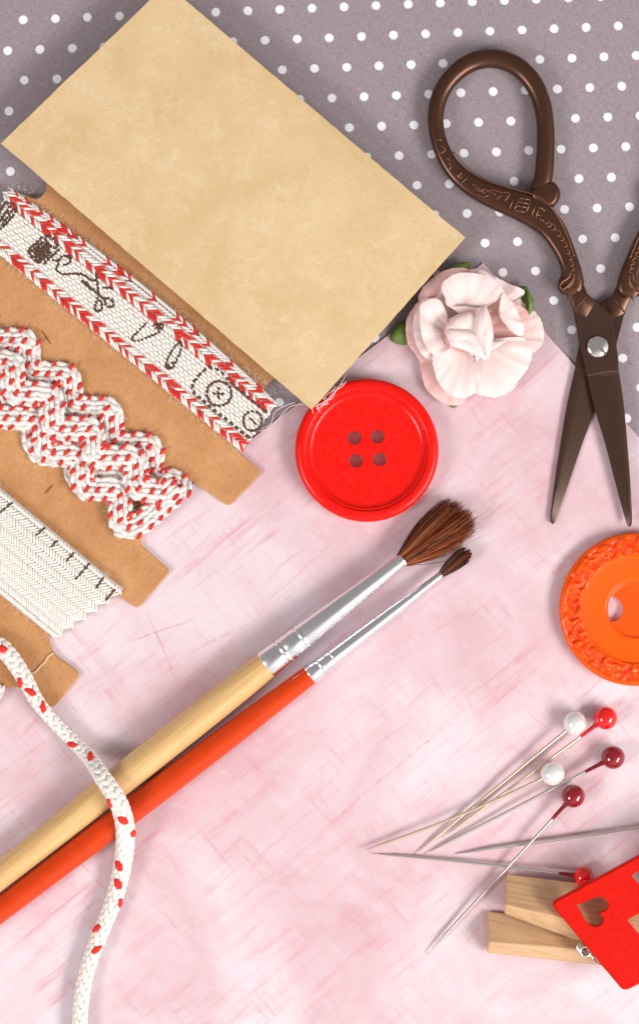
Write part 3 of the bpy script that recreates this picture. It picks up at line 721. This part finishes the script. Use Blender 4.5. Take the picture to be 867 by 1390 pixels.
for sx in (-1, 1):
    lens = []
    for k in range(40):
        q = 2*math.pi*k/40; x, y = sx*33.5+17.5*math.cos(q), 17.5*math.sin(q); r = math.hypot(x, y)
        if r > 37.3: x, y = x*37.3/r, y*37.3/r
        lens.append((862+x, 827+y))
    ringmesh(cut, [[(x, y, z) for x, y in lens] for z in (-5, 13.5)], 0)
# boolean needs world-space match with the parented object
bpy.context.view_layer.update(); boolean(o, cut); o.data.set_sharp_from_angle(angle=R(45))

# ------------------------------------------------------------ scissors
begin('embroidery_scissors', 811, 470, 2, 'antique brown metal embroidery scissors with ornate loop handles, half open across the papers', 'scissors', href=16)
AX, AY = 0.0376, -0.9993
def mir(x, y):
    rx, ry = x-811, y-470; p = rx*AX+ry*AY; q = rx*(-AY)+ry*AX; return 811+p*AX+q*AY, 470+p*AY-q*AX
def half(flip, z, top):
    f = (lambda x, y: mir(x, y)) if flip else (lambda x, y: (x, y))
    mb = MB()
    ring = [(731, 259, 14, 13.5, 9.5, 2.3), (737, 240, 15, 12.6, 10.5, 2.2), (739.5, 210, 15, 12.6, 11, 2.2), (740, 175, 15, 12, 11, 2.1), (735, 140, 15, 12.2, 11, 2.1), (722, 111, 15, 12.8, 11, 2.1), (700, 89.5, 15, 13, 11, 2.1), (671, 79.5, 15, 13, 11, 2.1), (641, 84, 15, 12.8, 11, 2.1), (615, 102, 15, 12.3, 11, 2.1), (597.5, 128, 15, 11.6, 10.5, 2.1), (591, 157, 15, 10.8, 10.5, 2.2), (594, 186, 15, 10.8, 10, 2.4), (605, 215, 15, 11.5, 10, 2.6), (624, 239.5, 15, 13, 10, 2.8), (650, 257.5, 15, 15, 10, 3), (678, 269.5, 15, 17.2, 10, 3.2), (704, 279, 15, 19.5, 10.5, 3.3), (729, 291.5, 15, 20.5, 11, 3.3), (748.5, 310, 15, 17.5, 11, 3.3), (762, 333, 15, 14.6, 11, 3.3), (770.5, 353, 15, 13, 11, 3.3), (775, 370, 15, 14.0, 11, 3.3), (774.5, 384, 15, 17.5, 10, 3.2), (771.5, 393, 15, 16.0, 9, 2.8), (770, 400, 14.5, 10, 7, 2.2)]
    ring = [(*f(p[0], p[1]), p[2], *p[3:]) for p in ring]
    sweep(mb, crom(ring, 6), 28)
    # bulb at the joint of ring and shank
    kbp = roundpoly([(716, 262), (727, 251), (741, 243.5), (752, 247), (760.5, 259), (759, 271), (752, 281), (738, 284), (722, 274)], 7, 4)
    kq = [f(*p) for p in kbp]; ringmesh(mb, [[(x, y, 8) for x, y in kq], [(x, y, 17) for x, y in kq], [(x, y, 21.5) for x, y in inset(kq, 1.6)], [(x, y, 24) for x, y in inset(kq, 4.5)], [(x, y, 24.6) for x, y in inset(kq, 7.5)]])
    # neck towards the blade
    neck = [(778, 380), (787, 379), (792, 388), (796, 399), (808, 410), (795, 432), (779, 424), (772, 404), (768, 398)]
    if flip: neck = neck
    slab(mb, [f(*p) for p in neck], z-1, z+6.8, 1.2)
    # collar ridges
    def ridge(a, b, r, zz):
        p, q = f(*a), f(*b); tube(mb, [(p[0], p[1], zz-r*1.2, r*.6), (p[0]*.85+q[0]*.15, p[1]*.85+q[1]*.15, zz, r), (p[0]*.15+q[0]*.85, p[1]*.15+q[1]*.85, zz, r), (q[0], q[1], zz-r*1.2, r*.6)], 8)
    ridge((768, 405), (787, 378), 1.3, max(20.5, z+7)); ridge((776.5, 423), (796.5, 399.5), 1.2, z+6.6)
    o = mb.build('handle', M['bronze'], sharp=55)
    # engraving (raised filigree) on the handle
    eg = MB(); cc = lambda x, y: (640+x/4.817, 220+y/4.817)
    def line(pts, r=.85, zz=25.6, n=5):
        r *= 1.3
        pp = crom([f(*p) for p in pts], n) if len(pts) > 2 else [f(*pts[0]), f(*pts[1])]
        tube(eg, [(x, y, zz, r) for x, y in pp], 6)
    for a, b in [((270, 235), (240, 315)), ((300, 240), (272, 325)), ((418, 268), (385, 360)), ((300, 240), (380, 255)), ((290, 265), (368, 280)), ((283, 290), (358, 305)), ((275, 322), (345, 335)), ((380, 255), (350, 335)), ((437, 285), (412, 375)), ((450, 300), (470, 330))]: line([cc(*a), cc(*b)], zz=26.0)
    for x, y in [(440, 300), (425, 345), (450, 380), (480, 400)]: line([(cc(x, y)[0]-2, cc(x, y)[1]-1), cc(x+4, y+10), (cc(x, y)[0]+2.5, cc(x, y)[1]+1)], .9, 26)
    for k, (x, y) in enumerate([(490, 410), (520, 430), (552, 468), (578, 505), (600, 545), (617, 590), (632, 630), (640, 668), (646, 700)]):
        r_ = 22 if k < 3 else 16; line([cc(x-r_*.2, y-r_), cc(x+r_*.9, y-r_*.3), cc(x+r_*.6, y+r_*.8), cc(x-r_*.4, y+r_*.9)], .85, 26.0)
    line([cc(640, 720), cc(625, 760), cc(585, 790), cc(570, 820), cc(590, 835), cc(625, 810), cc(655, 770), cc(662, 730)], 1.0, 25.4)
    line([cc(660, 740), cc(655, 790), cc(620, 830)], .8, 25.2)
    for pl in [[(648, 258), (660, 259), (672, 266)], [(657, 262), (668, 259), (680, 263)], [(672, 272), (681, 265)], [(684, 274), (690, 264), (682, 262)], [(640, 251), (650, 257), (656, 264)]]: line(pl, .75, 24.8)
    cr = lambda x, y: (570+x/4.335, 60+y/4.335)
    for pl in [[cr(90, 565), cr(125, 572)], [cr(120, 605), cr(145, 625), cr(118, 650)], [cr(165, 700), cr(180, 725), cr(165, 745)], [cr(215, 790), cr(240, 760), cr(235, 800)], [cr(240, 825), cr(280, 780)], [cr(150, 670), cr(170, 690)], [cr(320, 850), cr(345, 870), cr(370, 862)], [cr(330, 885), cr(370, 905), cr(400, 890)], [cr(200, 770), cr(230, 790)]]: line(pl, .75, 25.0)
    # long border ridge along the inner bend
    line([(614, 207), (633, 229), (660, 246), (700, 259), (722, 265), (741, 277), (757, 297), (769, 322), (778, 349)], .8, 24.4)
    eg.build('engraved_ornament', M['copper_wear'], parent=o)
    # blade
    mb = MB()
    Lf_ = crom([(776, 412), (781.7, 445), (786, 468), (795.5, 510)], 6)
    up = [(776, 412), (778, 424), (781.7, 445), (786, 468), (791, 490), (795.5, 510), (838.6, 503), (838, 486), (834.5, 460), (831, 438), (827, 425), (813, 412), (796, 400)]
    slab(mb, [f(*p) for p in up], z-.5, z+6.5, 1.6)
    lf = crom([(795.5, 508), (807, 556), (820.7, 601.5), (836, 660), (849.6, 709.7), (853.4, 714.8)], 8); rt = crom([(838.6, 500), (846, 551), (851, 606.5), (855, 660), (857, 705), (854.6, 714.6)], 8)
    rings = []
    for i, (a, b) in enumerate(zip(lf, rt)):
        rg = []
        for k in range(7):
            t = k/6; zt = z+1.2+3.6*min(1, t*1.15) if i else z+5.8; x, y = f(a[0]+(b[0]-a[0])*t, a[1]+(b[1]-a[1])*t)
            if k == 6: zt -= 1.0
            rg.append((x, y, zt))
        x, y = f(*b); rg.append((x, y, z)); x, y = f(*a); rg.append((x, y, z)); rings.append(rg)
    ringmesh(mb, rings, 0)
    p, q = f(795.5, 509.5), f(838, 502.5); tube(mb, [(p[0], p[1], z+4, 1.8), ((p[0]+q[0])/2, (p[1]+q[1])/2-1, z+4.4, 2.2), (q[0], q[1], z+4, 1.8)], 8)
    mb.build('blade', M['bronze_blade'], sharp=30)
half(False, 13.2, True); half(True, 5.0, False)
mb = MB(); prof = [(1, 19), (13, 19), (14.6, 19.4), (15, 20.5), (14.4, 22.4), (12, 24.0), (7, 25.2), (1, 25.6)]
lathe(mb, 810, 471, prof, 48); scr = mb.build('pivot_screw', M['steel'], sharp=60)
cut = MB(); a = R(42); dx, dy = math.cos(a), math.sin(a)
ringmesh(cut, [[(810+dx*u-dy*v, 471+dy*u+dx*v, z) for u, v in ((-20, -2.1), (20, -2.1), (20, 2.1), (-20, 2.1))] for z in (21.2, 40)], 0)
boolean(scr, cut); scr.data.set_sharp_from_angle(angle=R(40))

# ------------------------------------------------------------ paper rose
random.seed(2)
begin('paper_rose', 640, 455, 2, 'small pale pink paper rose with green leaves between the tan card and the scissors', 'artificial flower', href=38)
cr = lambda x, y: (500+x/3.211, 330+y/3.211)
def petal(outl, anchor, za, zr, cup=12, curl=5, mat='petal', twist=0, name='petal', n=14, wave=1.5, thick=.55):
    O = crom([cr(*p) for p in outl], 9, True); ax, ay = cr(*anchor); seed = random.uniform(0, 50); O = [(x+.9*mnoise.noise(Vector((x*.25+seed, y*.25, 0))), y+.9*mnoise.noise(Vector((x*.25, y*.25+seed, 3)))) for x, y in O]
    N = len(O); top = []
    zr_ = zr if callable(zr) else (lambda x, y: zr)
    for k in range(n+1):
        t = k/n; rg = []
        for j, (x, y) in enumerate(O):
            px, py = ax+(x-ax)*t, ay+(y-ay)*t
            z = za+(zr_(x, y)-za)*t + cup*math.sin(t*math.pi)*.42 - curl*.35*max(0, (t-.8)/.2)**2
            z += wave*t*mnoise.noise(Vector((x*.06+seed, y*.06, t)))*2.2 + 1.0*t*t*mnoise.noise(Vector((math.cos(j*6.283/len(O))*5+seed, math.sin(j*6.283/len(O))*5, t*.5)))+ .6*t*mnoise.noise(Vector((math.cos(j*6.283/len(O))*14+seed, math.sin(j*6.283/len(O))*14, 0)))
            rg.append((px, py, z))
        top.append(rg)
    mb = MB(); rings = [[(x, y, z-thick) for x, y, z in rg] for rg in top[::-1]] + top
    ringmesh(mb, rings, 0, cap=False); return mb.build(name, M[mat])
def leaf(outl, z0, z1):
    O = crom([cr(*p) for p in outl], 4, True); cx = sum(p[0] for p in O)/len(O); cy = sum(p[1] for p in O)/len(O); mb = MB()
    r1 = [(x, y, z0) for x, y in O]; r2 = [(cx+(x-cx)*.5, cy+(y-cy)*.5, (z0+z1)/2+2) for x, y in O]; r3 = [(cx+(x-cx)*.05, cy+(y-cy)*.05, z1) for x, y in O]
    ringmesh(mb, [[(x, y, z-1) for x, y, z in r] for r in (r3, r2, r1)]+[r1, r2, r3], 0); mb.build('leaf', M['leaf'])
leaf([(345, 108), (385, 82), (438, 72), (446, 100), (420, 120), (370, 125)], 14, 22)
leaf([(640, 200), (672, 178), (702, 186), (700, 230), (680, 270), (645, 250)], 12, 18); leaf([(690, 195), (715, 225), (727, 262), (712, 300), (694, 314), (690, 270)], 22, 30)
leaf([(160, 330), (115, 362), (97, 398), (112, 425), (165, 436), (200, 400)], 6, 12); leaf([(362, 698), (392, 682), (396, 700), (378, 715), (364, 708)], 6, 10); leaf([(648, 585), (668, 568), (672, 582), (660, 597)], 6, 10)
petal([(222, 250), (238, 190), (300, 132), (370, 105), (438, 108), (445, 150), (400, 260), (300, 300)], (430, 380), 10, 26, 10, 4, 'petal_deep')
petal([(440, 122), (495, 115), (545, 140), (610, 172), (680, 205), (665, 235), (640, 248), (560, 280), (470, 250)], (460, 380), 10, 30, 8, 3, 'petal')
petal([(600, 190), (690, 265), (745, 310), (768, 370), (765, 430), (720, 472), (640, 480), (560, 420)], (470, 400), 8, 20, 8, 4, 'petal')
petal([(232, 245), (190, 285), (165, 345), (172, 430), (205, 475), (235, 515), (300, 500), (360, 400), (300, 260)], (430, 400), 8, 20, 8, 4, 'petal_deep')
petal([(228, 500), (235, 570), (255, 630), (300, 675), (355, 702), (420, 690), (440, 600), (380, 480), (280, 470)], (430, 410), 6, 16, 8, 4, 'petal_deep')
petal([(470, 560), (460, 640), (500, 662), (560, 668), (620, 645), (655, 600), (640, 520), (540, 480)], (440, 410), 8, 20, 8, 4, 'petal')
petal([(335, 160), (300, 230), (245, 242), (210, 290), (195, 350), (205, 430), (240, 490), (275, 508), (330, 480), (350, 400), (330, 300)], (420, 400), 14, 33, 10, 6, 'petal')
petal([(560, 200), (640, 260), (690, 290), (703, 340), (690, 400), (660, 425), (560, 440), (500, 400), (500, 300)], (450, 400), 14, 32, 12, 5, 'petal_deep')
petal([(278, 500), (290, 570), (320, 630), (370, 670), (425, 672), (465, 650), (485, 600), (470, 530), (440, 480), (350, 440), (300, 450)], (430, 420), 18, 38, 14, 6, 'petal')
petal([(470, 520), (520, 480), (590, 435), (660, 408), (700, 440), (712, 490), (690, 550), (640, 610), (570, 650), (500, 662), (470, 640), (488, 590)], (450, 420), 18, 38, 14, 6, 'petal')
petal([(315, 190), (350, 150), (400, 132), (470, 135), (530, 150), (575, 195), (588, 225), (540, 262), (480, 282), (420, 275), (345, 275), (330, 240)], (430, 330), 30, 46, 8, 6, 'petal')
petal([(232, 265), (290, 245), (320, 268), (335, 340), (350, 430), (350, 470), (300, 490), (260, 470), (230, 400), (222, 320)], (380, 400), 26, 46, 8, 5, 'petal')
petal([(580, 218), (615, 250), (650, 310), (672, 370), (668, 405), (630, 395), (590, 350), (575, 290)], (560, 320), 46, 48, 4, 3, 'petal')
petal([(330, 350), (370, 320), (430, 300), (500, 300), (540, 380), (520, 470), (440, 480), (360, 460), (325, 410)], (430, 400), 34, 44, -6, 2, 'petal_deep', wave=.8)
# bud: hooded inner petals
petal([(330, 385), (345, 350), (395, 312), (450, 306), (470, 340), (470, 420), (450, 450), (385, 440), (345, 420)], (430, 390), 56, lambda x, y: 56+.0*x, 10, 8, 'petal', wave=.8)
petal([(332, 385), (380, 375), (450, 390), (490, 440), (512, 508), (470, 500), (420, 475), (360, 455), (340, 425)], (420, 430), 62, 60, 8, 6, 'petal', wave=.8)
petal([(450, 385), (462, 320), (500, 283), (525, 330), (538, 400), (530, 460), (514, 510), (480, 450)], (495, 395), 66, 62, 8, 6, 'petal', wave=.8)

# ------------------------------------------------------------ pins
def pin(head, R0, tip, zt, label, hm, sm, wire, zh=None, bend=0, name='ball_headed_pin', sl=26, r=2.0):
    zh = zh or R0+2.4
    begin(name, head[0], head[1], 2.4, label, 'pin', 'ball-headed sewing pins scattered on the pink paper', href=12)
    mb = MB(); n = 24; rings = []
    for i in range(n+1):
        p = math.pi*i/n; rr = max(.01, math.sin(p))*R0; rings.append([(head[0]+rr*math.cos(2*math.pi*j/40), head[1]+rr*math.sin(2*math.pi*j/40), zh+math.cos(p)*R0) for j in range(40)])
    ringmesh(mb, rings, 0); mb.build('head', M[hm])
    dx, dy = tip[0]-head[0], tip[1]-head[1]; Lp = math.hypot(dx, dy); nx, ny = -dy/Lp, dx/Lp
    def at(d):
        t = d/Lp; k = bend*math.sin(t*math.pi); return (head[0]+dx*t+nx*k, head[1]+dy*t+ny*k, zh+(zt-zh)*t)
    mb = MB(); ds = [R0*.6+(Lp-R0*.6)*q/24 for q in range(25)]
    tube(mb, [(*at(d), r if d < Lp-34 else r*max(.12, (Lp-d)/34)**.8) for d in ds], 12); mb.build('shaft', M[wire])
    if sm:
        mb = MB(); tube(mb, [(*at(d), q) for d, q in ((R0*.7, 5.5), (R0+.5, 3.6), (R0+4, 2.9), (R0+sl*.6, 2.7), (R0+sl, 2.3), (R0+sl+1.5, 1.2))], 12); mb.build('neck', M[sm])
    return cur.root
pin((779, 981), 15.8, (562, 1162), 4.0, 'white pearl-headed pin at the top of the bundle, nearest the bright red one', 'pearl', None, 'pinbrass')
pin((820.5, 974), 15.8, (600, 1139), 4.2, 'bright red ball-headed pin furthest up and right in the bundle', 'ball_red', 'sleeve', 'pinbrass')
pin((830.5, 1027.5), 16, (576, 1161), 3.9, 'maroon ball-headed pin just below the bright red one, next to the right edge', 'ball_dark', 'sleeve_dark', 'pinsteel')
pin((748.5, 1049), 16.2, (489, 1156.5), 9.5, 'white pearl-headed pin in the middle, lying across the other shafts and slightly bent', 'pearl', None, 'pinbrass', zh=20, bend=-5)
pin((776.5, 1079.5), 15.8, (579, 1297), 6, 'maroon ball-headed pin pointing steeply down beside the clothes peg', 'ball_dark', 'sleeve_dark', 'pinsteel', zh=21)
pin((791, 1189), 13.5, (506, 1160), 4, 'red ball-headed pin half hidden under the red ornament of the clothes peg', 'ball_red', 'sleeve_dark', 'pinsteel', zh=16, sl=20, bend=2)
begin('needle', 740, 1142, 2.4, 'long thin steel needle with no visible head, coming in from the right edge', 'needle', href=12)
mb = MB(); tube(mb, crom([(616.5, 1160.5, 3.8, .3), (640, 1157, 5, 1.7), (668, 1152, 6, 2.3), (708, 1146.5, 7.5, 2.5), (780, 1136, 9.5, 2.5), (867, 1122.5, 12, 2.4), (935, 1112, 13, 2.3), (960, 1108, 13, 1.2)], 5), 12); mb.build('shaft', M['pinsteel'])

# ------------------------------------------------------------ clothes peg with red cut-out ornament
begin('clothes_peg', 780, 1270, 2.4, 'wooden clothes peg with a red cut-out board ornament and steel spring, bottom right corner', 'clothes peg', href=35)
def leg(E0, E1, mid=None):
    """E = 4 corners (x,y,z) at each end: back, crest, front, bottom"""
    mb = MB(); rings = []
    for k in range(9):
        t = k/8; rings.append([tuple(a[i]+(b[i]-a[i])*t for i in range(3)) for a, b in zip(E0, E1)])
    # bevel section corners
    out = []
    for rg in rings:
        nr = []
        for i in range(4):
            a, b, c = Vector(rg[i-1]), Vector(rg[i]), Vector(rg[(i+1) % 4]); d1 = (a-b); d2 = (c-b); w1 = min(2.2, d1.length*.3); w2 = min(2.2, d2.length*.3)
            p = b+d1.normalized()*w1; q = b+d2.normalized()*w2; nr += [tuple(p), tuple((p+q)/2*.6+b*.4), tuple(q)]
        out.append(nr)
    ctr = sum((Vector(v) for v in out[0]), Vector())/12; first = [tuple(ctr+(Vector(v)-ctr)*.93+Vector((-1.5, 0, 0))) for v in out[0]]
    ringmesh(mb, [first]+out, 0); return mb.build('leg', M['wood_peg'], smooth=False)
leg([(664, 1241, 8), (664, 1279, 40), (664, 1299, 12), (664, 1262, 1)], [(960, 1276, 8), (960, 1302, 40), (960, 1332, 12), (960, 1292, 1)])
leg([(690, 1189, 14), (685, 1226, 52), (686, 1243, 26), (690, 1206, 4)], [(960, 1222, 16), (960, 1290, 52), (960, 1345, 30), (960, 1250, 8)])
mb = MB()
tube(mb, [(789+math.cos(q)*7.6+q*.12, 1285+math.sin(q)*7.0+q*.1, 42+q*.62, 2.1) for q in [2*math.pi*j/24 for j in range(24*4)]], 8)
tube(mb, [(797, 1288, 52, 1.7), (806, 1303, 52, 1.7), (830, 1318, 50, 1.7)], 8)
mb.build('spring', M['steel'])
mb = MB()
Zb = lambda x, y: 62+(x-745)*.03
Pb = roundpoly([(744, 1222), (935, 1117), (1035, 1240), (842, 1340)], 9, 5)
slab(mb, Pb, lambda x, y: Zb(x, y)-11, Zb, 2.2)
o = mb.build('red_ornament', M['red_board'], sharp=35)
heart = []
for k in range(48):
    t = 2*math.pi*k/48; hx_ = 16*math.sin(t)**3; hy_ = 13*math.cos(t)-5*math.cos(2*t)-2*math.cos(3*t)-math.cos(4*t)
    # heart points to the left, lobes towards the lower right
    u, v = -hy_*1.28, hx_*1.12; a = R(-11+12); heart.append((800+4+u*-1*math.cos(R(0))*-1*1.0, 0) if False else (801+hy_*1.5*math.cos(R(18))-v*math.sin(R(18))*1.15, 1231+hy_*1.5*math.sin(R(18))+v*1.15*math.cos(R(18))))
u_, v_ = (.877, -.481), (.64, .768)
def para(x, y, a, b): return roundpoly([(x, y), (x+u_[0]*a, y+u_[1]*a), (x+u_[0]*a+v_[0]*b, y+u_[1]*a+v_[1]*b), (x+v_[0]*b, y+v_[1]*b)], 3, 3)
for Q in (heart, para(852, 1183, 55, 34), para(846, 1243, 60, 62)):
    c = MB(); ringmesh(c, [[(x, y, z) for x, y in Q] for z in (30, 90)], 0); bpy.context.view_layer.update(); boolean(o, c)
o.data.set_sharp_from_angle(angle=R(35))
